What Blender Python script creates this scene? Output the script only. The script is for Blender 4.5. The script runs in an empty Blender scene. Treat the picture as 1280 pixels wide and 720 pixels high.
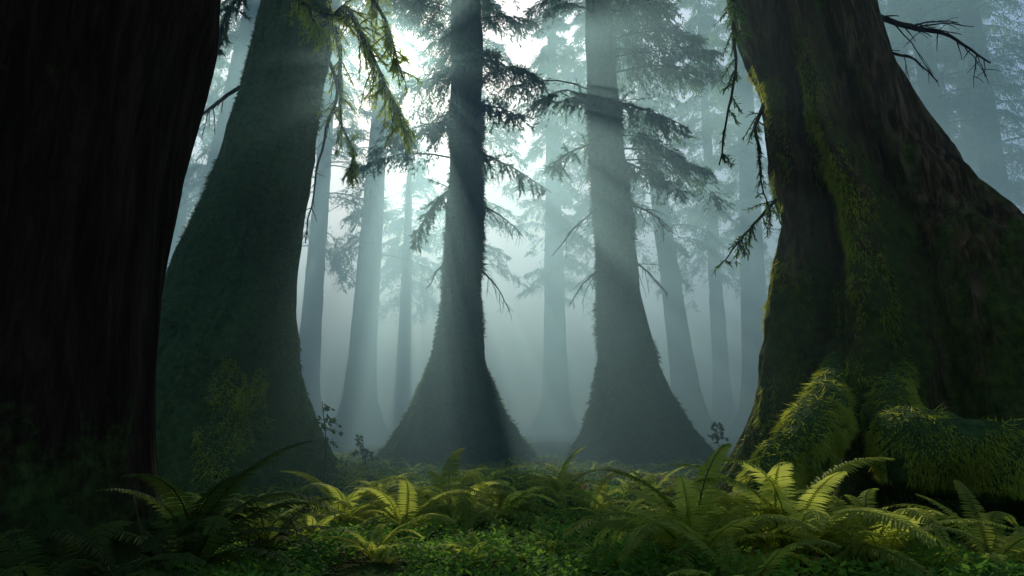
import bpy, math
import numpy as np
from mathutils import Vector
RNG = np.random.default_rng
scene = bpy.context.scene
C = scene.collection
F = 853.33; PITCH = math.atan(170/F); CZ = 1.2
SUN_AZ = math.radians(-9.0); SUN_EL = math.radians(29.5)
S = np.array([math.sin(SUN_AZ)*math.cos(SUN_EL), math.cos(SUN_AZ)*math.cos(SUN_EL), math.sin(SUN_EL)])

def P(u, v, Y):
    e = math.atan((360-v)/F)+PITCH
    z = CZ+Y*math.tan(e); dep = Y*math.cos(PITCH)+(z-CZ)*math.sin(PITCH)
    return np.array([(u-640)/F*dep, Y, z])

# ---------------------------------------------------------------- noise
def _h(i, j, k, s):
    n = (i*374761393 + j*668265263 + k*2147483647 + s*1274126177) & 0xffffffff
    n = ((n ^ (n >> 13))*1274126177) & 0xffffffff
    n = n ^ (n >> 16)
    return (n & 0xffff)/32767.5-1.0
def vn(x, y, z, s=0):
    x, y, z = np.broadcast_arrays(np.asarray(x, float), np.asarray(y, float), np.asarray(z, float))
    i = np.floor(x).astype(np.int64); j = np.floor(y).astype(np.int64); k = np.floor(z).astype(np.int64)
    a = x-i; b = y-j; c = z-k
    a = a*a*(3-2*a); b = b*b*(3-2*b); c = c*c*(3-2*c)
    r = 0
    for di in (0, 1):
        for dj in (0, 1):
            for dk in (0, 1):
                w = (a if di else 1-a)*(b if dj else 1-b)*(c if dk else 1-c)
                r = r + w*_h(i+di, j+dj, k+dk, s)
    return r
def fbm(x, y, z, s=0, o=3):
    r = 0; a = 1.0
    for q in range(o):
        r = r + a*vn(np.asarray(x)*2**q, np.asarray(y)*2**q, np.asarray(z)*2**q, s+q); a *= .5
    return r
def sstep(a, b, x):
    t = np.clip((np.asarray(x, float)-a)/(b-a), 0, 1); return t*t*(3-2*t)
def norm(v):
    return v/np.maximum(np.linalg.norm(v, axis=-1, keepdims=True), 1e-9)

# ---------------------------------------------------------------- mesh builder
class MB:
    def __init__(s): s.V = []; s.Q = []; s.M = []; s.n = 0
    def add(s, V, Q, mi=0):
        V = np.asarray(V, float).reshape(-1, 3); Q = np.asarray(Q, np.int64).reshape(-1, 4)
        s.V.append(V); s.Q.append(Q+s.n); s.M.append(np.full(len(Q), mi)); s.n += len(V)
    def leaves(s, B, D, W, mi=0, k=.45):
        V = np.stack([B, B+D*k-W, B+D, B+D*k+W], axis=1).reshape(-1, 3)
        s.add(V, np.arange(len(V)).reshape(-1, 4), mi)
    def tube(s, pts, rad, n=6, mi=0):
        pts = np.asarray(pts, float); rad = np.asarray(rad, float)
        T = norm(np.gradient(pts, axis=0)); d = pts[-1]-pts[0]
        ref = np.eye(3)[np.argmin(np.abs(d))]
        a = norm(np.cross(T, ref)); b = np.cross(T, a)
        th = np.linspace(0, 2*np.pi, n, endpoint=False)
        V = pts[:, None]+rad[:, None, None]*(np.cos(th)[None, :, None]*a[:, None]+np.sin(th)[None, :, None]*b[:, None])
        s.add(V, gridq(len(pts), n), mi)
    def mesh(s, name, mats, origin=(0, 0, 0), smooth=True):
        V = np.concatenate(s.V)-np.asarray(origin, float); Q = np.concatenate(s.Q); M = np.concatenate(s.M)
        me = bpy.data.meshes.new(name)
        me.vertices.add(len(V)); me.vertices.foreach_set('co', V.astype(np.float32).ravel())
        me.loops.add(Q.size); me.loops.foreach_set('vertex_index', Q.astype(np.int32).ravel())
        me.polygons.add(len(Q))
        me.polygons.foreach_set('loop_start', (np.arange(len(Q))*4).astype(np.int32))
        me.polygons.foreach_set('loop_total', np.full(len(Q), 4, np.int32))
        for m in mats: me.materials.append(m)
        me.polygons.foreach_set('material_index', M.astype(np.int32))
        me.polygons.foreach_set('use_smooth', np.full(len(Q), smooth))
        me.update(calc_edges=True)
        return me
    def build(s, name, mats, parent=None, origin=(0, 0, 0), smooth=True):
        return link(name, s.mesh(name, mats, origin, smooth), parent)
def link(name, me, parent=None):
    o = bpy.data.objects.new(name, me); C.objects.link(o)
    if parent is not None: o.parent = parent
    return o
def gridq(nr, ns, wrap=True):
    i = np.arange(nr-1)[:, None]; j = np.arange(ns if wrap else ns-1)[None, :]
    j2 = (j+1) % ns
    return np.stack([i*ns+j, i*ns+j2, (i+1)*ns+j2, (i+1)*ns+j], axis=-1).reshape(-1, 4)
def empty(name, loc, label, cat, group=None):
    o = bpy.data.objects.new(name, None); C.objects.link(o); o.location = loc; o.empty_display_size = .3
    o['label'] = label; o['category'] = cat
    if group: o['group'] = group
    return o

# ---------------------------------------------------------------- materials
def newmat(name):
    m = bpy.data.materials.new(name); m.use_nodes = True
    nt = m.node_tree; nt.nodes.clear()
    return m, nt, nt.nodes.new('ShaderNodeOutputMaterial')
def N(nt, t, **kw):
    n = nt.nodes.new(t)
    for k, v in kw.items():
        if k in n.inputs: n.inputs[k].default_value = v
        else: setattr(n, k, v)
    return n
def ramp(nt, stops):
    r = nt.nodes.new('ShaderNodeValToRGB'); e = r.color_ramp.elements
    while len(e) < len(stops): e.new(.5)
    for k, (p, c) in enumerate(stops):
        e[k].position = p; e[k].color = (*c, 1) if len(c) == 3 else c
    return r
def mat_bark(name, dark, mid, light, moss, moss_h, moss_col=((.022, .040, .010), (.09, .13, .03)), mstretch=1.0):
    m, nt, out = newmat(name); L = nt.links.new
    tc = N(nt, 'ShaderNodeTexCoord')
    mp = N(nt, 'ShaderNodeMapping'); mp.inputs['Scale'].default_value = (5, 5, .55); L(tc.outputs['Object'], mp.inputs['Vector'])
    n1 = N(nt, 'ShaderNodeTexNoise', Scale=1.6, Detail=9.0, Roughness=.62, Distortion=.7); L(mp.outputs[0], n1.inputs['Vector'])
    mp2 = N(nt, 'ShaderNodeMapping'); mp2.inputs['Scale'].default_value = (22, 22, 2.2); L(tc.outputs['Object'], mp2.inputs['Vector'])
    n2 = N(nt, 'ShaderNodeTexNoise', Scale=1.5, Detail=6.0, Roughness=.65); L(mp2.outputs[0], n2.inputs['Vector'])
    add = N(nt, 'ShaderNodeMath', operation='MULTIPLY_ADD'); L(n2.outputs[0], add.inputs[0]); add.inputs[1].default_value = .45; L(n1.outputs[0], add.inputs[2])
    rc = ramp(nt, [(.45, dark), (.7, mid), (.95, light)]); L(add.outputs[0], rc.inputs[0])
    mp3 = N(nt, 'ShaderNodeMapping')
    if mstretch > 1: mp3.inputs['Scale'].default_value = (mstretch, mstretch, .35)
    L(tc.outputs['Object'], mp3.inputs['Vector'])
    n3 = N(nt, 'ShaderNodeTexNoise', Scale=.9, Detail=7.0, Roughness=.65); L(mp3.outputs[0], n3.inputs['Vector'])
    n4 = N(nt, 'ShaderNodeTexNoise', Scale=9.0, Detail=5.0, Roughness=.7); L(tc.outputs['Object'], n4.inputs['Vector'])
    sx = N(nt, 'ShaderNodeSeparateXYZ'); L(tc.outputs['Object'], sx.inputs[0])
    mh = N(nt, 'ShaderNodeMapRange'); L(sx.outputs['Z'], mh.inputs[0])
    mh.inputs[1].default_value = 0; mh.inputs[2].default_value = moss_h; mh.inputs[3].default_value = .28; mh.inputs[4].default_value = 0.0
    a1 = N(nt, 'ShaderNodeMath', operation='ADD'); L(n3.outputs[0], a1.inputs[0]); L(mh.outputs[0], a1.inputs[1])
    a2 = N(nt, 'ShaderNodeMath', operation='MULTIPLY_ADD'); L(n4.outputs[0], a2.inputs[0]); a2.inputs[1].default_value = .35; L(a1.outputs[0], a2.inputs[2])
    rm = ramp(nt, [(max(0, .86-moss), (0, 0, 0)), (min(1, 1.02-moss), (1, 1, 1))]); L(a2.outputs[0], rm.inputs[0])
    rg = ramp(nt, [(.3, moss_col[0]), (.7, moss_col[1])]); L(n4.outputs[0], rg.inputs[0])
    mx = N(nt, 'ShaderNodeMix', data_type='RGBA'); L(rm.outputs[0], mx.inputs[0]); L(rc.outputs[0], mx.inputs[6]); L(rg.outputs[0], mx.inputs[7])
    b = N(nt, 'ShaderNodeBump', Strength=1.0, Distance=.09); L(add.outputs[0], b.inputs['Height'])
    b2 = N(nt, 'ShaderNodeBump', Strength=.6, Distance=.04); L(n4.outputs[0], b2.inputs['Height']); L(b.outputs[0], b2.inputs['Normal'])
    p = N(nt, 'ShaderNodeBsdfPrincipled', Roughness=.92); p.inputs['Specular IOR Level'].default_value = .1
    L(mx.outputs[2], p.inputs['Base Color']); L(b2.outputs[0], p.inputs['Normal']); L(p.outputs[0], out.inputs[0])
    return m
def mat_leaf(name, c1, c2, trans=.4, scale=1.3, rand=.5, spec=.12, tv=1.7):
    m, nt, out = newmat(name); L = nt.links.new
    tc = N(nt, 'ShaderNodeTexCoord'); oi = N(nt, 'ShaderNodeObjectInfo')
    n = N(nt, 'ShaderNodeTexNoise', Scale=scale, Detail=5.0, Roughness=.6); L(tc.outputs['Object'], n.inputs['Vector'])
    a = N(nt, 'ShaderNodeMath', operation='MULTIPLY_ADD'); L(oi.outputs['Random'], a.inputs[0]); a.inputs[1].default_value = rand; L(n.outputs[0], a.inputs[2])
    r = ramp(nt, [(.35, c1), (.35+.35+rand*.6, c2)]); L(a.outputs[0], r.inputs[0])
    p = N(nt, 'ShaderNodeBsdfPrincipled', Roughness=.6); p.inputs['Specular IOR Level'].default_value = spec
    t = N(nt, 'ShaderNodeBsdfTranslucent'); hs = N(nt, 'ShaderNodeHueSaturation', Saturation=1.05, Value=tv)
    hs.inputs['Hue'].default_value = .487
    L(r.outputs[0], p.inputs['Base Color']); L(r.outputs[0], hs.inputs['Color']); L(hs.outputs[0], t.inputs[0])
    mx = N(nt, 'ShaderNodeMixShader', Fac=trans); L(p.outputs[0], mx.inputs[1]); L(t.outputs[0], mx.inputs[2]); L(mx.outputs[0], out.inputs[0])
    return m
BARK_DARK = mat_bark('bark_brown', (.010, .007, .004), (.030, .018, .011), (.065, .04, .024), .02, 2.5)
BARK_RED = mat_bark('bark_red', (.012, .008, .004), (.066, .044, .020), (.24, .16, .08), .16, 5.0, ((.022, .036, .008), (.11, .145, .026)), 2.6)
BARK_MOSS = mat_bark('bark_mossy', (.014, .017, .008), (.04, .042, .022), (.075, .072, .042), .44, 9.0, ((.028, .062, .018), (.115, .19, .05)))
WOOD = mat_bark('dead_wood', (.012, .009, .006), (.035, .024, .016), (.06, .042, .03), -.3, 1)
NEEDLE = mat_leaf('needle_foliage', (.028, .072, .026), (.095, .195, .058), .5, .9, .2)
NEEDLE_LIT = mat_leaf('needle_foliage_sunlit', (.14, .20, .028), (.38, .46, .06), .64, 1.4, .2, .1, 2.2)  # sunlit copy of the needles, backlight painted into the colour
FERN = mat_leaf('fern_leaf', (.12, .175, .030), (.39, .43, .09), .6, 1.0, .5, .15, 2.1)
FERN_SHADED = mat_leaf('fern_leaf_shaded', (.026, .052, .012), (.095, .145, .033), .5, 1.0, .5, .12, 1.7)  # darker copy of the fern leaf: shade at the left painted into the colour
FERN_DRY = mat_leaf('fern_dry', (.09, .06, .024), (.24, .15, .055), .45, 1.0, .5)
COVER = mat_leaf('cover_leaf', (.05, .14, .024), (.22, .40, .064), .5, .8, 0.0, .04, 1.9)
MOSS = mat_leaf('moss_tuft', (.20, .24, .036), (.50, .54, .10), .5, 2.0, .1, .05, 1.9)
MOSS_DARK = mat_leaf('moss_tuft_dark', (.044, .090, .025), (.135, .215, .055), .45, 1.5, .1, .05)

m, nt, out = newmat('forest_soil'); L = nt.links.new
tc = N(nt, 'ShaderNodeTexCoord')
n1 = N(nt, 'ShaderNodeTexNoise', Scale=.7, Detail=8.0, Roughness=.65); L(tc.outputs['Object'], n1.inputs['Vector'])
n2 = N(nt, 'ShaderNodeTexNoise', Scale=14.0, Detail=8.0, Roughness=.7); L(tc.outputs['Object'], n2.inputs['Vector'])
ra = ramp(nt, [(.3, (.012, .009, .005)), (.7, (.06, .038, .02))]); L(n2.outputs[0], ra.inputs[0])
rb = ramp(nt, [(.3, (.012, .026, .006)), (.7, (.05, .085, .018))]); L(n2.outputs[0], rb.inputs[0])
rf = ramp(nt, [(.36, (0, 0, 0)), (.5, (1, 1, 1))]); L(n1.outputs[0], rf.inputs[0])
mx = N(nt, 'ShaderNodeMix', data_type='RGBA'); L(rf.outputs[0], mx.inputs[0]); L(ra.outputs[0], mx.inputs[6]); L(rb.outputs[0], mx.inputs[7])
b = N(nt, 'ShaderNodeBump', Strength=.8, Distance=.08); L(n2.outputs[0], b.inputs['Height'])
p = N(nt, 'ShaderNodeBsdfPrincipled', Roughness=.95); p.inputs['Specular IOR Level'].default_value = .03
L(mx.outputs[2], p.inputs['Base Color']); L(b.outputs[0], p.inputs['Normal']); L(p.outputs[0], out.inputs[0])
SOIL = m

# ---------------------------------------------------------------- ground
def gz(x, y):
    x = np.asarray(x, float); y = np.asarray(y, float)
    z = .10*fbm(x*.35, y*.35, 0*x, 5, 3)*sstep(0, 6, np.hypot(x, y))
    z = z+.5*np.exp(-((x+6)**2/8+(y-13)**2/5))+.45*np.exp(-((x-6.2)**2/7+(y-10)**2/5))
    z = z+12*sstep(-5, -32, y)+7*sstep(26, 75, np.abs(x))  # unseen hill behind the camera and side slopes, added to block sky light
    return z
xs = np.sign(np.linspace(-1, 1, 241))*np.abs(np.linspace(-1, 1, 241))**2.2*240
t = np.linspace(-1, 1, 281); ys = np.where(t < 0, 8-np.abs(t)**2*70, 8+np.abs(t)**2.2*420)
X, Yg = np.meshgrid(xs, ys)
mb = MB(); mb.add(np.stack([X, Yg, gz(X, Yg)], -1), gridq(len(ys), len(xs), False))
g = mb.build('ground', [SOIL]); g['kind'] = 'structure'; g['label'] = 'dark mossy forest floor'

# ---------------------------------------------------------------- tree pieces
# openings in the canopy: along these lines the sun comes through
LIT = [(q, 1.6) for q in ((2.0, 5.6, .5), (2.2, 6, .6), (3.2, 6.6, .7), (3.6, 7.2, 1.0), (4.3, 7.2, 1.0), (5.0, 7.3, 1.0), (4.2, 9.0, 2.6), (4.2, 9.5, 5), (4.0, 9.5, 7), (-2.1, 8.5, .4), (-.8, 9, .4), (1.6, 9, .3), (0, 12, .3), (2.4, 12, .3), (-.3, 15, .2), (1.5, 17, .2), (0, 10, 2.2), (.3, 14, 4), (1.0, 10, .3), (3.4, 8.0, 1.0), (4.0, 8.0, 1.2), (-1.6, 14, 3), (-1.9, 18, 5))]
LIT += [(P(470, 70, 12.2), 1.3), (P(490, 140, 12.1), 1.3), (P(440, 30, 12.5), 1.3), ((-.5, 0, 1.3), .4)]
_r = RNG(77)
for _ in range(48):
    yy = _r.uniform(20, 85); LIT.append(((_r.uniform(-.6, .62)*yy, yy, 1.0), _r.uniform(1.3, 2.8)))
LIT = [(np.array(a, float), b_) for a, b_ in LIT]
def cull(Cn, rng):
    keep = np.ones(len(Cn), bool)
    for T, rad in LIT:
        d = np.linalg.norm(np.cross(Cn-T, S), axis=1)
        keep &= ~((d < rad*rng.uniform(.5, 1.25, len(Cn))) & ((Cn-T)@S > 1.5))
    return keep

def trunk_profile(spec, Y, ztop, ztaper=.5):
    a = []
    for v, ul, ur in spec:
        l = P(ul, v, Y); r = P(ur, v, Y); a.append((l[2], (l[0]+r[0])/2, (r[0]-l[0])/2))
    a.sort(); a = np.array(a)
    sl = (a[-1, 1]-a[-3, 1])/(a[-1, 0]-a[-3, 0])*.4
    zt = np.concatenate([[a[0, 0]-1.2], a[:, 0], [ztop]])
    cx = np.concatenate([[a[0, 1]], a[:, 1], [a[-1, 1]+sl*(ztop-a[-1, 0])]])
    rr = np.concatenate([[a[0, 2]*1.15], a[:, 2], [a[-1, 2]*ztaper]])
    zd = np.linspace(zt[0], zt[-1], 500); k = np.hanning(13); k /= k.sum()
    sm = lambda q: np.convolve(np.pad(np.interp(zd, zt, q), 6, 'edge'), k, 'valid')
    c_, r_ = sm(cx), sm(rr)
    return zd, c_, r_
def make_trunk(prof, Y, seed, seg, rings, lobe=.22, ridge=.05, rk=5.0, zk=.5, lobes=()):
    zd, c_, r_ = prof
    t = np.linspace(0, 1, rings)**1.5
    z = zd[0]+(zd[-1]-zd[0])*t
    cx = np.interp(z, zd, c_); r = np.interp(z, zd, r_)
    rref = np.interp(zd[0]+6, zd, r_)
    th = np.linspace(0, 2*np.pi, seg, endpoint=False)
    ct, st = np.cos(th)[None], np.sin(th)[None]
    fl = np.clip(r/rref-1, 0, 3)[:, None]; fl = fl/(1+fl)*1.6
    tw = z[:, None]*.05
    lob = vn(ct*1.6+tw, st*1.6, z[:, None]*.12, seed)+.5*vn(ct*3.2, st*3.2+tw, z[:, None]*.2, seed+3)
    rad = r[:, None]*(1+lobe*lob*(.25+fl))
    for ang, amp, w, zf in lobes:
        d = (th[None]-ang-.025*(z[:, None]-zd[0]-1)+np.pi) % (2*np.pi)-np.pi
        rad = rad+amp*np.exp(-(d/w)**2)*np.exp(-np.maximum(z[:, None]-zd[0]-1.2, 0)/zf)
    X0, Y0 = ct*r[:, None], st*r[:, None]
    wz = z[:, None]*zk+.6*vn(X0*.8, Y0*.8, z[:, None]*.4, seed+9)
    rg = 1-np.abs(vn(X0*rk, Y0*rk, wz, seed+1))*1.6
    rg2 = 1-np.abs(vn(X0*rk*2.3, Y0*rk*2.3, wz*2, seed+2))*1.6
    rad = rad+ridge*(rg*.7+rg2*.35-.8)+ridge*.8*vn(X0*1.2, Y0*1.2, z[:, None]*.9, seed+4)
    V = np.stack([cx[:, None]+ct*rad, Y+st*rad, np.broadcast_to(z[:, None], rad.shape)], -1)
    return V
def trunk_obj(V, mat, parent, base, name='trunk'):
    mb = MB(); mb.add(V, gridq(V.shape[0], V.shape[1]))
    return mb.build(name, [mat], parent, base)
def tufts(mb, pos, nor, rng, ln, w, down=.5, spread=.6, mi=0, out=.7):
    n = len(pos)
    D = norm(nor*out+rng.normal(0, spread, (n, 3))*.7+np.array([0, 0, -down]))*(ln*rng.uniform(.5, 1.3, n))[:, None]
    W = norm(np.cross(D, rng.normal(0, 1, (n, 3))))*(w*rng.uniform(.6, 1.2, n))[:, None]
    mb.leaves(pos-nor*.02, D, W, mi)
def surf_pick(V, rng, n, zmax, sel=None, thr=-.25):
    """n points spread over the part of the trunk surface that sel() allows"""
    c = V.mean(1)[:, None]; nr = norm(V-c)
    ok = (V[..., 2] < zmax) & (vn(V[..., 0]*1.2, V[..., 1]*1.2, V[..., 2]*.9, 77) > thr)
    if sel is not None: ok &= sel(V.reshape(-1, 3), nr.reshape(-1, 3)).reshape(ok.shape)
    ok[-1] = False
    ii, jj = np.where(ok)
    wgt = np.linalg.norm(V[np.minimum(ii+1, V.shape[0]-1), jj]-V[ii, jj], axis=1)*np.linalg.norm((V-c)[ii, jj], axis=1)
    q = rng.choice(len(ii), n, p=wgt/wgt.sum()); i, j = ii[q], jj[q]; j2 = (j+1) % V.shape[1]
    f, h = rng.random(n)[:, None], rng.random(n)[:, None]
    p = (V[i, j]*(1-f)+V[i+1, j]*f)*(1-h)+(V[i, j2]*(1-f)+V[i+1, j2]*f)*h
    return p, nr[i, j]
def bough_arr(Ln, rng, ntw, nlf, ll, lw, droop):
    ph = rng.uniform(0, 6)
    def stem(t): return np.stack([Ln*t, .06*Ln*np.sin(3*t+ph), Ln*(.12*t-droop*t*t)], -1)
    ts = rng.uniform(.12, 1, ntw); sd = np.where(rng.random(ntw) < .5, -1, 1)
    o = stem(ts); tl = Ln*.42*(1.05-.8*ts)*rng.uniform(.4, 1.1, ntw)+.12
    d = norm(np.stack([rng.uniform(.3, .9, ntw), sd*rng.uniform(.5, 1, ntw), rng.uniform(-.9, .1, ntw)], -1))
    s = np.linspace(.12, 1, nlf)[None]+rng.uniform(-.05, .05, (ntw, nlf))
    B = o[:, None]+d[:, None]*(s*tl[:, None])[..., None]
    B[..., 2] -= .5*tl[:, None]*s*s
    side = np.where((np.arange(nlf) % 2)[None] == 0, 1, -1)*np.ones((ntw, 1))
    perp = norm(np.cross(d, np.array([0, 0, 1.])))
    D = norm(d[:, None]*.8+perp[:, None]*(side*.8)[..., None]+rng.normal(0, .35, (ntw, nlf, 3))+np.array([0, 0, -.6]))
    ln = ll*rng.uniform(.6, 1.3, (ntw, nlf)); D = D*ln[..., None]
    W = norm(np.cross(D, rng.normal(0, .5, (ntw, nlf, 3))+np.array([0, 0, 1.])))*lw
    tt = np.linspace(0, 1, 6)
    return stem(tt), B.reshape(-1, 3), D.reshape(-1, 3), W.reshape(-1, 3)
def rotz(v, a):
    c, s_ = math.cos(a), math.sin(a); q = v.copy()
    q[..., 0] = v[..., 0]*c-v[..., 1]*s_; q[..., 1] = v[..., 0]*s_+v[..., 1]*c
    return q
def crown(mb, cxf, rf, Y, z0, z1, nb, L0, L1, rng, ntw, nlf, ll, lw, docull=False, az=None, droop=(.2, .6), pw=1.0):
    for k in range(nb):
        f = ((k+rng.random())/nb)**pw; z = z0+(z1-z0)*f
        Ln = (L0+(L1-L0)*f)*rng.uniform(.5, 1.2)
        st, B, D, W = bough_arr(Ln, rng, ntw, nlf, ll, lw, rng.uniform(*droop))
        a = rng.uniform(0, 2*np.pi) if az is None else rng.uniform(*az)
        off = np.array([cxf(z), Y, z])+rotz(np.array([rf(z)*.8, 0, 0]), a)
        st, B, D, W = rotz(st, a)+off, rotz(B, a)+off, rotz(D, a), rotz(W, a)
        if docull:
            kp = cull(B+D*.5, rng)
            if kp.mean() < .3: continue
            B, D, W = B[kp], D[kp], W[kp]
        mb.tube(st, np.linspace(.016*Ln*.7, .005, 6), 4, 0)
        if len(B): mb.leaves(B, D, W, 1)
def limb(tree, base, pts, r0, seed, ntw, twl, leaf=None, lmat=None, down=.5, name='branch'):
    """a single visible limb: wood with twigs, and its foliage as a sub-part"""
    rng = RNG(seed); pts = np.array(pts, float)
    n = 22; tt = np.linspace(0, 1, len(pts)); t = np.linspace(0, 1, n)
    q = np.stack([np.interp(t, tt, pts[:, k]) for k in range(3)], -1)
    for _ in range(3): q[1:-1] = (q[:-2]+2*q[1:-1]+q[2:])/4
    Lt = np.linalg.norm(np.diff(q, axis=0), axis=1).sum()
    q[1:] += np.cumsum(rng.normal(0, .006*Lt, (n-1, 3)), axis=0)*np.linspace(0, 1, n-1)[:, None]
    w = MB(); w.tube(q, r0*(1-.85*t)+.004, 7)
    lf = MB(); T = norm(np.gradient(q, axis=0))
    for k in range(ntw):
        f = rng.uniform(.12, 1); i = min(int(f*(n-1)), n-1)
        d = norm(T[i]*.6+rng.normal(0, .55, 3)+np.array([0, 0, -down])); l = twl*rng.uniform(.35, 1.2)*(1.15-.7*f)
        s = np.linspace(0, 1, 7)
        tp = q[i]+d*(s*l)[:, None]; tp[:, 2] -= down*.5*l*s*s; tp[1:] += np.cumsum(rng.normal(0, .02*l, (6, 3)), 0)
        w.tube(tp, (r0*.28)*(1-.8*s)*(1.1-.6*f)+.003, 4)
        if leaf is None and l > .5*twl:
            for _ in range(2):
                j = rng.integers(2, 6); d2 = norm(d+rng.normal(0, .7, 3)); s2 = np.linspace(0, 1, 4)
                t2 = tp[j]+d2*(s2*l*.45)[:, None]; t2[:, 2] -= .15*l*s2*s2
                w.tube(t2, .005*(1-.6*s2)+.002, 3)
        if leaf:
            nl, ll, lw = leaf
            ss = rng.uniform(.05, 1, nl); ii = np.clip((ss*6).astype(int), 0, 5); ff = (ss*6-ii)[:, None]
            B = tp[ii]*(1-ff)+tp[ii+1]*ff
            D = norm(d*.8+rng.normal(0, .5, (nl, 3))+np.array([0, 0, -.45]))*(ll*rng.uniform(.5, 1.3, nl))[:, None]
            W = norm(np.cross(D, rng.normal(0, 1, (nl, 3))))*lw
            lf.leaves(B, D, W)
    b_ = w.build(name, [WOOD], tree, base)
    if leaf: lf.build('foliage', [lmat or NEEDLE], b_, base)
    return b_

# ---------------------------------------------------------------- the five big trees
def big_tree(name, label, spec, Y, ztop, seed, seg, rings, mat, lobes=(), lobe=.22, ridge=.05, rk=5.0, taper=.5):
    prof = trunk_profile(spec, Y, ztop, taper)
    V = make_trunk(prof, Y, seed, seg, rings, lobe, ridge, rk, lobes=lobes)
    zd, c_, r_ = prof
    bx = float(np.interp(zd[0]+1.2, zd, c_)); base = (bx, Y, float(gz(bx, Y)))
    t = empty(name, base, label, 'tree')
    trunk_obj(V, mat, t, base)
    return t, base, V, (lambda z: float(np.interp(z, zd, c_))), (lambda z: float(np.interp(z, zd, r_)))

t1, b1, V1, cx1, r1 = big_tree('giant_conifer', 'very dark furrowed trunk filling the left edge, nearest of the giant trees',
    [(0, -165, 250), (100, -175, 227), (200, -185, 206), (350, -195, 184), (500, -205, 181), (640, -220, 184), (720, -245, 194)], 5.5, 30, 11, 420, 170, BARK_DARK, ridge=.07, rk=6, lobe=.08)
mb = MB(); crown(mb, cx1, r1, 5.5, 13, 30, 36, 6, 2, RNG(1), 40, 14, .34, .04); mb.build('crown', [WOOD, NEEDLE], t1, b1)
t2, b2, V2, cx2, r2 = big_tree('giant_conifer', 'broad mossy trunk leaning right at its top, just right of the darkest trunk',
    [(0, 325, 412), (50, 318, 410), (100, 308, 403), (200, 283, 392), (300, 243, 374), (350, 219, 366), (390, 192, 366), (430, 160, 370), (470, 122, 377), (530, 70, 395), (575, 30, 418)], 13, 32, 22, 360, 170, BARK_MOSS, ridge=.10, rk=4, lobe=.10,
    lobes=((math.radians(-56), .40, .14, 1.6),))
mb = MB(); crown(mb, cx2, r2, 13, 13.5, 31, 36, 5.5, 2, RNG(2), 44, 14, .30, .035, docull=True); mb.build('crown', [WOOD, NEEDLE], t2, b2)
t3, b3, V3, cx3, r3 = big_tree('giant_conifer', 'straight hazy trunk left of centre with sun shafts across it and a flared base',
    [(0, 565, 602), (100, 563, 603), (200, 560, 603), (300, 556, 601), (400, 548, 602), (450, 540, 606), (500, 522, 618), (540, 502, 635), (578, 478, 657)], 22, 30, 33, 240, 140, BARK_MOSS, ridge=.09, rk=3.2, lobe=.2)
mb = MB(); crown(mb, cx3, r3, 22, 8.8, 29, 66, 4.0, 1.8, RNG(3), 66, 16, .22, .024, docull=True); mb.build('crown', [WOOD, NEEDLE], t3, b3)
t4, b4, V4, cx4, r4 = big_tree('giant_conifer', 'straight hazy trunk right of centre leaning slightly left above a wide flared base',
    [(0, 731, 765), (100, 734, 771), (200, 738, 781), (300, 744, 791), (400, 748, 807), (450, 749, 821), (500, 743, 840), (540, 728, 862), (578, 706, 889)], 22, 30, 44, 240, 140, BARK_MOSS, ridge=.09, rk=3.2, lobe=.2)
mb = MB(); crown(mb, cx4, r4, 22, 8.6, 29, 68, 4.0, 1.8, RNG(4), 66, 16, .22, .024, docull=True); mb.build('crown', [WOOD, NEEDLE], t4, b4)
t5, b5, V5, cx5, r5 = big_tree('giant_conifer', 'huge brown trunk at right with sunlit left edge and mossy swollen roots',
    [(0, 920, 1080), (100, 952, 1112), (200, 974, 1165), (280, 985, 1232), (350, 978, 1285), (420, 968, 1330), (480, 960, 1370), (540, 946, 1410), (600, 928, 1450)], 10.8, 32, 57, 620, 220, BARK_RED, ridge=.19, rk=3.0, lobe=.12,
    lobes=((math.radians(-138), .85, .13, 9.0), (math.radians(-118), -.40, .10, 8.0), (math.radians(-80), .35, .3, 3.5), (math.radians(-172), .45, .16, 8), (math.radians(-156), -.3, .07, 9)))
mb = MB(); crown(mb, cx5, r5, 10.8, 13.5, 31, 36, 5.5, 2, RNG(5), 44, 14, .30, .035, docull=True); mb.build('crown', [WOOD, NEEDLE], t5, b5)

def moss_part(V, tree, base, seed, n, zmax, ln, w, mat, down=.6, sel=None, thr=-.25, out=.7):
    rng = RNG(seed); p_, n_ = surf_pick(V, rng, n, zmax, sel, thr)
    mb = MB(); tufts(mb, p_, n_, rng, ln*(1+.5*vn(p_[:, 0]*4, p_[:, 1]*4, p_[:, 2]*3, 21)), w, down, out=out); return mb.build('moss', [mat], tree, base)
front = lambda p_, n_: n_[:, 1] < .35
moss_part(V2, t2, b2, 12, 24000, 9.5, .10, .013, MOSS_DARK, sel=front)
def patch2(p_, n_):
    d = np.hypot((p_[:, 0]+4.5-.12*(1.4-p_[:, 2]))/.32, (p_[:, 2]-1.2)/.85)
    return (n_[:, 1] < .1) & (d+.9*vn(p_[:, 0]*4, p_[:, 1]*4, p_[:, 2]*2.0, 3) < 1)
moss_part(V2, t2, b2, 16, 16000, 3.2, .10, .007, MOSS, sel=patch2, thr=-2, down=.9, out=.6)  # real moss, but its paler colour stands in for sunlight on this patch
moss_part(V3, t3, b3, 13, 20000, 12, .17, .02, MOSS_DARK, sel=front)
moss_part(V4, t4, b4, 14, 20000, 12, .17, .02, MOSS_DARK, sel=front)
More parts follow.
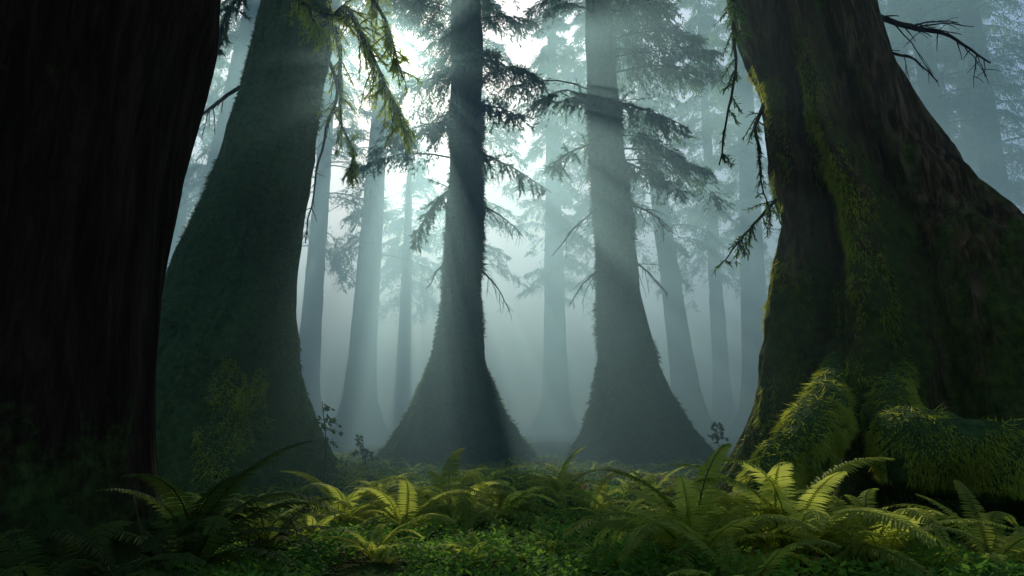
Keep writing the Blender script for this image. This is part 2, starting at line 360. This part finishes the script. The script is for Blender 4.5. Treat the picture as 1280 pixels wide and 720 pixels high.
def ridge_sel(p_, n_):
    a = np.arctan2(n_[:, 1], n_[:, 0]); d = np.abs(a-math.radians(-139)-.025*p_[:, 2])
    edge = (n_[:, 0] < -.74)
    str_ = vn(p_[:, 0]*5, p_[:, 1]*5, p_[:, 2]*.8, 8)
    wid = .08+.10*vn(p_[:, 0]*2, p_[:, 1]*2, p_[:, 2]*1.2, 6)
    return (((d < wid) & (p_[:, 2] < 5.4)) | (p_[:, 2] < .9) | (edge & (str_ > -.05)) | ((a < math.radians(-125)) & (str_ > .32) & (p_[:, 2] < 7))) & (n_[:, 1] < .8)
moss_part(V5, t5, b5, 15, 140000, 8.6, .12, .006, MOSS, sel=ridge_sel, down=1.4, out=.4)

def root(tree, base, pts, rad, seed, nt_, mat_t, ln=.10, w=.012, down=.5):
    rng = RNG(seed); pts = np.array(pts, float); n = 60
    tt = np.linspace(0, 1, len(pts)); t = np.linspace(0, 1, n)
    q = np.stack([np.interp(t, tt, pts[:, k]) for k in range(3)], -1); r = np.interp(t, tt, rad)
    for _ in range(10):
        q[1:-1] = (q[:-2]+2*q[1:-1]+q[2:])/4; r[1:-1] = (r[:-2]+2*r[1:-1]+r[2:])/4
    r = r*np.minimum(1, np.sqrt(np.clip(1-t, 0, 1)*9)+.02)*np.minimum(1, np.sqrt(t*12)+.02)
    T = norm(np.gradient(q, axis=0)); a = norm(np.cross(T, np.array([0, 0, 1.]))); b_ = np.cross(T, a)
    th = np.linspace(0, 2*np.pi, 96, endpoint=False)
    dirs = np.cos(th)[None, :, None]*a[:, None]+np.sin(th)[None, :, None]*b_[:, None]
    V0 = q[:, None]+dirs*r[:, None, None]
    k = 1+.22*fbm(V0[..., 0]*2.4, V0[..., 1]*2.4, V0[..., 2]*1.6, seed, 4)
    V = q[:, None]+dirs*(r[:, None]*k)[..., None]
    mb = MB(); mb.add(V, gridq(n, 96)); ro = mb.build('root', [BARK_MOSS], tree, base)
    i = rng.integers(0, n-1, nt_); j = rng.integers(0, 96, nt_); f = rng.random(nt_)[:, None]
    p_ = V[i, j]*(1-f)+V[i+1, j]*f+rng.normal(0, .012, (nt_, 3)); nr = dirs[i, j]
    kk = (nr[:, 2] > -.6) & (vn(p_[:, 0]*3, p_[:, 1]*3, p_[:, 2]*2.5, 9) > -.5)
    lv = ln*(1+.7*vn(p_[:, 0]*4, p_[:, 1]*4, p_[:, 2]*4, 21))[kk]
    mb = MB(); tufts(mb, p_[kk], nr[kk], rng, lv, w, down, .42, out=.5); mb.build('moss', [mat_t], ro, base)
root(t5, b5, [P(1055, 440, 9.8), P(1036, 508, 8.5), P(1003, 552, 7.6), P(962, 612, 7.2), P(920, 684, 7.0)], [.20, .26, .30, .28, .2], 3, 90000, MOSS, .11, .006, 1.0)
root(t5, b5, [P(1115, 430, 9.5), P(1116, 512, 8.4), P(1140, 568, 7.5), P(1240, 580, 7.25), P(1400, 590, 7.4)], [.18, .28, .38, .42, .46], 4, 120000, MOSS, .11, .006, 1.0)

NL, NW = .13, .011
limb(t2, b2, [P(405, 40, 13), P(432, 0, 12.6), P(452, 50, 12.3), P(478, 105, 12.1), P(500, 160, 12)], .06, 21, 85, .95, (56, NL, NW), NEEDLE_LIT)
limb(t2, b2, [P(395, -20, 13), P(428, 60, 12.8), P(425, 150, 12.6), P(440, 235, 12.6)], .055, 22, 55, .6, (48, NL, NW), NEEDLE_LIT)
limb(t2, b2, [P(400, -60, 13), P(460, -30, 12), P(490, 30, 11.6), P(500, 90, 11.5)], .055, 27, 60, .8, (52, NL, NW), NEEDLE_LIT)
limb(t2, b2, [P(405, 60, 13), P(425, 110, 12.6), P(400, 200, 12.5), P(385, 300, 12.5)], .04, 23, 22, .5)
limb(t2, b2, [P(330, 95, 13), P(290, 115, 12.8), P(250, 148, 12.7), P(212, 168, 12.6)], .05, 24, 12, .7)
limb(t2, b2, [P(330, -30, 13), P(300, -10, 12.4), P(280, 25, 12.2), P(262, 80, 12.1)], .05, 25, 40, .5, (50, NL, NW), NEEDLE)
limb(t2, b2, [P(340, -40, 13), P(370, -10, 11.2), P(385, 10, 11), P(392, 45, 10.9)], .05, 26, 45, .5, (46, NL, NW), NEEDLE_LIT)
limb(t5, b5, [P(1080, 15, 10.8), P(1130, 32, 10.4), P(1185, 40, 10.2), P(1245, 78, 10.1)], .055, 31, 18, .8)
limb(t5, b5, [P(1080, 45, 10.8), P(1110, 65, 10.3), P(1140, 72, 10.1), P(1170, 100, 10)], .03, 32, 8, .5)
limb(t5, b5, [P(930, 5, 10.8), P(915, -5, 10.4), P(910, 90, 10.2), P(888, 215, 10.1)], .045, 33, 44, .5, (44, .11, .009), NEEDLE)
limb(t5, b5, [P(955, 130, 10.8), P(943, 160, 10.3), P(950, 200, 10.2), P(958, 265, 10.1)], .035, 34, 20, .4, (20, .10, .009), NEEDLE)
limb(t5, b5, [P(985, 235, 10.8), P(955, 265, 10.3), P(930, 300, 10.2), P(905, 335, 10.1)], .03, 35, 24, .45, (26, .10, .009), NEEDLE)
rng = RNG(50)
for (tr, ba, cxf, rf, lst) in ((t3, b3, cx3, r3, [(600, 255, 655, 292), (600, 335, 640, 392), (602, 190, 690, 235), (560, 150, 500, 190), (558, 240, 515, 300), (556, 330, 530, 360), (602, 130, 660, 150), (563, 90, 470, 130)]),
                               (t4, b4, cx4, r4, [(787, 205, 850, 240), (792, 255, 842, 292), (743, 262, 690, 315), (738, 180, 672, 215), (797, 330, 835, 372), (745, 340, 712, 380), (738, 120, 690, 130), (779, 130, 860, 160)])):
    for k, (u0, v0, u1, v1) in enumerate(lst):
        yy = 22+rng.uniform(-.8, .4); y2 = yy+rng.uniform(-1.5, .6)
        a_, e_ = P(u0, v0, yy), P(u1, v1, y2); md = (a_+e_)/2+np.array([0, 0, .15])
        limb(tr, ba, [P(u0-8 if u1 > u0 else u0+8, v0-4, 22), a_, md, e_], .05, 60+k+int(u0), 34 if v0 < 260 else 12, .9, (46, .18, .02) if v0 < 250 else None, NEEDLE)

# ---------------------------------------------------------------- trees behind in the mist
FAR = [
 (453, 38, 66, .3, 58, 'hazy mid distance trunk left of the sun shafts, clear of its neighbours'),
 (386, 30, 66, .2, 58, 'hazy trunk half hidden behind the right edge of the leaning mossy tree'),
 (850, 32, 60, -.9, 54, 'pale hazy trunk close behind the right of the two central giants'),
 (694, 34, 100, 0, 70, 'faint trunk in the mist midway between the two central giants'),
 (505, 22, 104, 0, 44, 'very faint shorter tree in the mist beside the left central giant'),
 (900, 22, 94, 0, 68, 'faint thin trunk in the mist left of the huge brown tree'),
 (945, 38, 70, .3, 60, 'hazy trunk touching the left edge of the huge brown tree'),
 (228, 46, 46, 1.2, 48, 'hazy trunk between the darkest trunk and the leaning mossy tree'),
 (1225, 40, 46, -.6, 52, 'hazy trunk behind the bare branch right of the huge brown tree'),
 (1275, 40, 52, 0, 58, 'dim hazy trunk at the right edge of the frame'),
 (1170, 28, 54, 0, 60, 'pale trunk with a tall crown above the slope of the huge brown tree'),
 (1250, 26, 66, 0, 66, 'fainter trunk between the two hazy ones right of the huge brown tree'),
 (1200, 22, 78, 0, 68, 'faintest trunk above the slope of the huge brown tree'),
 (205, 28, 72, 0, 66, 'pale trunk with a tall crown beside the darkest trunk'),
 (584, 24, 74, 0, 66, 'pale trunk with a tall crown hidden behind the left central giant'),
 (756, 24, 76, 0, 66, 'pale trunk with a tall crown hidden behind the right central giant'),
]
for k, (u, w, Y, lean, H, lab) in enumerate(FAR):
    rng = RNG(200+k); x = (u-640)/F*Y; r = w/2*Y/F; gzb = float(gz(x, Y))
    zd = np.linspace(-1, H, 300); c_ = x+lean*np.clip(zd, 0, 40)/10-lean*.8; r_ = r*(1+1.2*np.exp(-np.clip(zd, 0, 99)/2.2))*(1-.75*np.clip(zd, 0, H)/H)
    V = make_trunk((zd+gzb, c_, r_), Y, 300+k, 64, 60, .2, .06, 2.5)
    base = (x-lean*.8, Y, gzb); t = empty('conifer_tree', base, lab, 'tree', 'trees fading into the mist')
    trunk_obj(V, BARK_MOSS, t, base)
    big = 1.4 if (Y >= 66 or u > 1100) else 1.15
    mb = MB(); f_ = Y/46; crown(mb, lambda z: float(np.interp(z, zd, c_)), lambda z: .4, Y, rng.uniform(14, 18)*(1 if Y < 70 else 1.15), H, int(1.55*H), 5.6*big, 2.8*big, rng, 42 if Y < 70 else 36, 12, .32*f_**.7, .046*f_**.7, docull=True, droop=(.25, .8), pw=.85)
    mb.build('crown', [WOOD, NEEDLE], t, base)

# ---------------------------------------------------------------- ferns
def frond_arr(rng, npin=38, e0=70, e1=-25, wid=.15):
    s = np.linspace(0, 1, 40); ang = np.radians(e0+(e1-e0)*s**1.1)
    dx = np.cos(ang)/39; dz = np.sin(ang)/39
    bend = .10*np.sin(2*s+rng.uniform(0, 6))*s
    pts = np.stack([np.concatenate([[0], np.cumsum(dx)[:-1]]), bend, np.concatenate([[0], np.cumsum(dz)[:-1]])], -1)
    T = norm(np.gradient(pts, axis=0)); sd = np.array([0, 1., 0])
    B, D, W = [], [], []
    for q in np.linspace(.13, .985, npin):
        f = q*39; i = min(int(f), 38); p_ = pts[i]+(pts[i+1]-pts[i])*(f-i)
        l = wid*min(1, ((q-.08)/.22))**.6*(1-q)**.55+.008
        for sg in (-1, 1):
            d = norm(sd*sg+T[i]*(.30+.3*q)+np.array([0, 0, -.22])+rng.normal(0, .07, 3))
            B.append(p_); D.append(d*l*rng.uniform(.88, 1.08)); W.append(norm(np.cross(np.cross(d, T[i]), d))*(.36/npin))
    return pts, np.array(B), np.array(D), np.array(W)
def add_frond(mb, rng, npin, e0, e1, wid, M=None, sides=4):
    pts, B, D, W = frond_arr(rng, npin, e0, e1, wid)
    dr = np.zeros_like(D); dr[:, 2] = -.12*np.linalg.norm(D, axis=1)
    fold = np.array([0, 0, .004])
    V = np.stack([B, B+D*.25-W+fold, B+D*.65-W*.8+dr*.4+fold, B+D+dr, B+D*.65+W*.8+dr*.4+fold, B+D*.25+W+fold], 1).reshape(-1, 3)
    n = len(B); o = np.arange(n)[:, None]*6
    Q = np.concatenate([o+np.array([[0, 1, 2, 3]]), o+np.array([[0, 3, 4, 5]])])
    if M is not None: V = V@M.T; pts = pts@M.T
    mb.add(V, Q, 0); mb.tube(pts[::3], np.linspace(.009, .002, len(pts[::3])), sides, 0)
FR = []; FRD = []
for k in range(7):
    for lst, mt in ((FR, FERN), (FRD, FERN_SHADED)):
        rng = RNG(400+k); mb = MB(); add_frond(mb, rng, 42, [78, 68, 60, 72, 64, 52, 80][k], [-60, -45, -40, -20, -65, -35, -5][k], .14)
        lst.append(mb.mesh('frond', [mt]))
def fern(x, y, size, n, seed, label, group=None, shade_tint=False):
    rng = RNG(seed); zz = float(gz(x, y))
    t = empty('fern', (x, y, zz), label, 'fern', group); a0 = rng.uniform(0, 6.28)
    for k in range(n):
        o = link('frond', (FRD if shade_tint else FR)[rng.integers(0, 7)], t); s_ = size*rng.uniform(.75, 1.1)
        o.scale = (s_, s_*rng.uniform(.9, 1.1), s_*rng.uniform(.85, 1.1))
        o.rotation_euler = (rng.uniform(-.25, .25), rng.uniform(-.25, .3), a0+k*2*math.pi/n+rng.uniform(-.25, .25))
        o.location = (rng.uniform(-.03, .03), rng.uniform(-.03, .03), -.01)
    return t
def at(u, y): return (u-640)/F*(y*math.cos(PITCH)-.2), y
BIG = [(872, 5.5, 1.45, 24, 'large sunlit fern arching towards the viewer, left of the pair under the mossy root'),
 (985, 5.7, 1.55, 28, 'large sunlit fern with tall spreading fronds in front of the mossy root'),
 (930, 4.7, 1.1, 16, 'large fern cut by the bottom edge, in front of the two sunlit ferns'),
 (1100, 5.5, 1.15, 16, 'fern right of the tall sunlit fern, below the mossy log like root'),
 (1235, 5.6, 1.0, 14, 'pale tipped fern in the bottom right corner'),
 (1275, 6.2, .8, 12, 'shaded fern against the mossy root at the right edge'),
 (430, 8.6, 1.15, 22, 'sunlit fern leftmost of the row in front of the left central giant'),
 (503, 8.0, 1.0, 20, 'sunlit fern second in the row in front of the left central giant'),
 (568, 9.2, 1.4, 24, 'tallest sunlit fern standing upright in front of the left central giant'),
 (628, 8.8, 1.0, 18, 'sunlit fern at the right end of the row, middle of the clearing'),
 (238, 5.5, 1.45, 18, 'dark fern with upright comb like fronds beside the darkest trunk'),
 (140, 4.5, 1.1, 13, 'dark fern spreading low in front of the darkest trunk'),
 (45, 4.1, 1.15, 13, 'nearly black fern in the bottom left corner'),
 (335, 6.4, .9, 15, 'dim green fern in front of the leaning mossy tree'),
 (690, 6.4, .5, 14, 'little green fern low in the middle of the foreground'),
 (590, 5.9, .5, 14, 'little green fern at the bottom edge just left of the middle'),
 (470, 6.0, .6, 14, 'green fern at the bottom edge below the sunlit row'),
 (775, 5.7, .6, 14, 'shaded fern at the bottom edge left of the large sunlit ferns'),
 (385, 7.2, .7, 14, 'shaded fern below the leftmost fern of the sunlit row'),
 (775, 7.8, .9, 16, 'small sunlit fern behind the large ferns, right of the middle'),
 (700, 10.5, 1.0, 18, 'sunlit fern in the middle of the clearing, before the gap between the central giants'),
 (745, 9.4, .9, 16, 'sunlit fern before the left foot of the right central giant'),
 (815, 10.2, 1.0, 18, 'sunlit fern before the right foot of the right central giant'),
 (475, 11.0, 1.0, 18, 'sunlit fern behind the row, before the left foot of the left central giant'),
 (605, 11.5, 1.0, 18, 'sunlit fern behind the row, before the right foot of the left central giant'),
]
for k, (u, y, sz, n, lab) in enumerate(BIG):
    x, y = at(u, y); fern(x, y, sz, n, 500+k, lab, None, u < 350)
SM = []; SMD = []; SMK = []
for k in range(4):
    for lst, mt in ((SM, FERN), (SMD, FERN_DRY), (SMK, FERN_SHADED)):
        rng = RNG(600+k); mb = MB(); nf = 13
        for q in range(nf):
            a = q*2*math.pi/nf+rng.uniform(-.3, .3); s_ = rng.uniform(.7, 1.1)
            M = np.array([[math.cos(a), -math.sin(a), 0], [math.sin(a), math.cos(a), 0], [0, 0, 1]])*s_
            add_frond(mb, rng, 24, rng.uniform(50, 80), rng.uniform(-65, -5), .15, M, 3)
        lst.append(mb.mesh('fern', [mt]))
rng = RNG(700); cnt = 0
TR = [(b2[0], 13, 2.7), (b3[0], 22, 2.3), (b4[0], 22, 2.4), (b5[0]+.5, 10.8, 3.2), (b1[0], 5.5, 1.5)]
used = []
while cnt < 210:
    y = 5.8+16*rng.random()**1.1; x = rng.uniform(-1, 1)*(y*.70+.2)
    if any(math.hypot(x-a, y-b_) < c_ for a, b_, c_ in TR): continue
    if x > 2.9 and y > 6.7 and y < 9: continue
    if any(math.hypot(x-a, y-b_) < .36 for a, b_ in used): continue
    used.append((x, y)); dry = rng.random() < (.34 if -.8 < x < 3.5 and y > 9 else .05)
    shade_tint = not dry and x < -.30*y and y < 9
    o = link('fern', (SMD if dry else SMK if shade_tint else SM)[rng.integers(0, 4)])
    mid = 1 if (abs(x-.2) > .32*y or y > 9) else .55
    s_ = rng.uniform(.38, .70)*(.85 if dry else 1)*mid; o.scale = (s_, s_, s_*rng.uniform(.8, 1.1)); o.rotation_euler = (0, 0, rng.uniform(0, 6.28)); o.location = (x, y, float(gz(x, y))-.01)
    reg = ('at the left, before the leaning mossy tree' if x < -2.6 else 'at the right, before the huge brown tree' if x > 3.2 else 'in the clearing before the central giants')
    dist = 'near' if y < 10 else 'mid distance' if y < 15 else 'far'
    kd = 'withered brown' if dry else 'small dark' if shade_tint else 'small green'
    o['label'] = kd+' '+dist+' fern '+reg
    o['category'] = 'fern'; o['group'] = kd+' '+dist+' ferns '+reg
    cnt += 1

# ground cover
rng = RNG(800); n = 160000
y = 4.3+19*rng.random(n)**1.5; x = rng.uniform(-1, 1, n)*(y*.75+1)
k = vn(x*.9, y*.9, 0*x, 31) > -.75; x, y = x[k], y[k]; n = len(x)
hh = np.clip(.18+.16*vn(x*.8, y*.8, 0*x, 12)+.12*vn(x*2.5, y*2.5, 0*x, 13), .04, .5)
B = np.stack([x, y, gz(x, y)+rng.random(n)**1.2*hh], -1)
a = rng.uniform(0, 6.28, n); D = np.stack([np.cos(a), np.sin(a), rng.uniform(-.7, .9, n)], -1)*rng.uniform(.03, .08, n)[:, None]
W = np.stack([-np.sin(a), np.cos(a), rng.uniform(-.7, .7, n)], -1)*rng.uniform(.010, .022, n)[:, None]
mb = MB(); mb.leaves(B, D, W, 0, .5); o = mb.build('ground_cover', [COVER]); o['kind'] = 'stuff'; o['label'] = 'low leafy ground cover spread over the forest floor'; o['category'] = 'ground cover'

# saplings
def sapling(u, v, y, h, seed, label):
    rng = RNG(seed); p0 = P(u, v, y); z0 = float(gz(p0[0], y)); base = (p0[0], y, z0)
    t = empty('sapling', base, label, 'sapling'); w = MB(); lf = MB()
    s = np.linspace(0, 1, 8); pts = np.stack([.1*h*np.sin(2*s+seed)-.1*h*math.sin(seed), .05*h*s, h*s], -1); w.tube(pts, .012*(1-.7*s)+.003, 5)
    for k in range(14):
        f = rng.uniform(.3, 1); a = rng.uniform(0, 6.28); l = h*.35*(1.2-f); o_ = np.array([np.interp(f, s, pts[:, q]) for q in range(3)])
        s2 = np.linspace(0, 1, 5); tp = o_+np.stack([np.cos(a)*s2*l, np.sin(a)*s2*l, .3*l*s2-.4*l*s2*s2], -1); w.tube(tp, .005*(1-.6*s2)+.001, 3)
        nl = 12; ii = rng.integers(1, 5, nl); D = (norm(rng.normal(0, 1, (nl, 3))+np.array([np.cos(a), np.sin(a), -.2])))*.10
        lf.leaves(tp[ii], D, norm(np.cross(D, rng.normal(0, 1, (nl, 3))))*.025)
    w.build('stem', [WOOD], t); lf.build('foliage', [NEEDLE], t)
sapling(405, 570, 12.2, 1.5, 1, 'leafy sapling at the right foot of the leaning mossy tree')
sapling(460, 570, 16, 1.0, 2, 'small sapling left of the flared base of the left central giant')
sapling(905, 570, 17, 1.1, 3, 'sapling right of the flared base of the right central giant')

# ---------------------------------------------------------------- mist
m, nt, out = newmat('mist'); L = nt.links.new
tc = N(nt, 'ShaderNodeTexCoord'); sx = N(nt, 'ShaderNodeSeparateXYZ'); L(tc.outputs['Object'], sx.inputs[0])
def mr(sock, a, b_, c, d):
    q = N(nt, 'ShaderNodeMapRange', interpolation_type='SMOOTHSTEP'); L(sock, q.inputs[0])
    for i, v in enumerate((a, b_, c, d)): q.inputs[i+1].default_value = v
    return q
my = mr(sx.outputs['Y'], 6, 14, 0, 1)
zh = mr(sx.outputs['Z'], 15, 46, .0095, 0)
zl = mr(sx.outputs['Z'], 5, 17, .034, 0)
sm = N(nt, 'ShaderNodeMath', operation='ADD'); L(zh.outputs[0], sm.inputs[0]); L(zl.outputs[0], sm.inputs[1])
mu2 = N(nt, 'ShaderNodeMath', operation='MULTIPLY'); L(my.outputs[0], mu2.inputs[0]); L(sm.outputs[0], mu2.inputs[1])
MC = (.34, .75, 1.0, 1); MW = (.80, .95, .94, 1)
va = N(nt, 'ShaderNodeVolumeAbsorption'); va.inputs['Color'].default_value = (.50, .82, .98, 1); L(mu2.outputs[0], va.inputs['Density'])
prev = va
for gq, fr, col in ((.70, .34, MW), (.42, .66, MC)):
    dm = N(nt, 'ShaderNodeMath', operation='MULTIPLY'); L(mu2.outputs[0], dm.inputs[0]); dm.inputs[1].default_value = fr
    vs = N(nt, 'ShaderNodeVolumeScatter', Anisotropy=gq); vs.inputs['Color'].default_value = col; L(dm.outputs[0], vs.inputs['Density'])
    ad = N(nt, 'ShaderNodeAddShader'); L(prev.outputs[0], ad.inputs[0]); L(vs.outputs[0], ad.inputs[1]); prev = ad
L(prev.outputs[0], out.inputs['Volume'])
try: m.cycles.volume_step_rate = .7
except Exception as e: print(e)
x0, x1, y0, y1, z0, z1 = -75, 75, -2.5, 135, -2, 46
mb = MB(); mb.add([(x0, y0, z0), (x1, y0, z0), (x1, y1, z0), (x0, y1, z0), (x0, y0, z1), (x1, y0, z1), (x1, y1, z1), (x0, y1, z1)],
    [(0, 3, 2, 1), (4, 5, 6, 7), (0, 1, 5, 4), (1, 2, 6, 5), (2, 3, 7, 6), (3, 0, 4, 7)])
o = mb.build('mist', [m], smooth=False); o['kind'] = 'structure'; o['label'] = 'blue green mist hanging between the trees'

# ---------------------------------------------------------------- light, sky, camera
w = bpy.data.worlds.new('World'); scene.world = w; w.use_nodes = True; nt = w.node_tree
bg = nt.nodes['Background']; sky = nt.nodes.new('ShaderNodeTexSky'); sky.sky_type = 'NISHITA'; sky.sun_disc = False
sky.sun_elevation = SUN_EL; sky.sun_rotation = SUN_AZ % (2*math.pi)
nt.links.new(sky.outputs[0], bg.inputs[0]); bg.inputs[1].default_value = .15
ld = bpy.data.lights.new('sun', 'SUN'); ld.energy = 5; ld.angle = math.radians(.5); ld.color = (1, .92, .70)
lo = bpy.data.objects.new('sun', ld); C.objects.link(lo); lo.rotation_euler = Vector(S).to_track_quat('Z', 'Y').to_euler()
cd = bpy.data.cameras.new('camera'); cd.lens = 24; cd.sensor_width = 36; cd.clip_end = 1500; cd.clip_start = .05
co = bpy.data.objects.new('camera', cd); C.objects.link(co); co.location = (0, 0, CZ); co.rotation_euler = (math.pi/2+PITCH, 0, 0); scene.camera = co
scene.view_settings.view_transform = 'Standard'; scene.view_settings.look = 'None'; scene.view_settings.exposure = 0
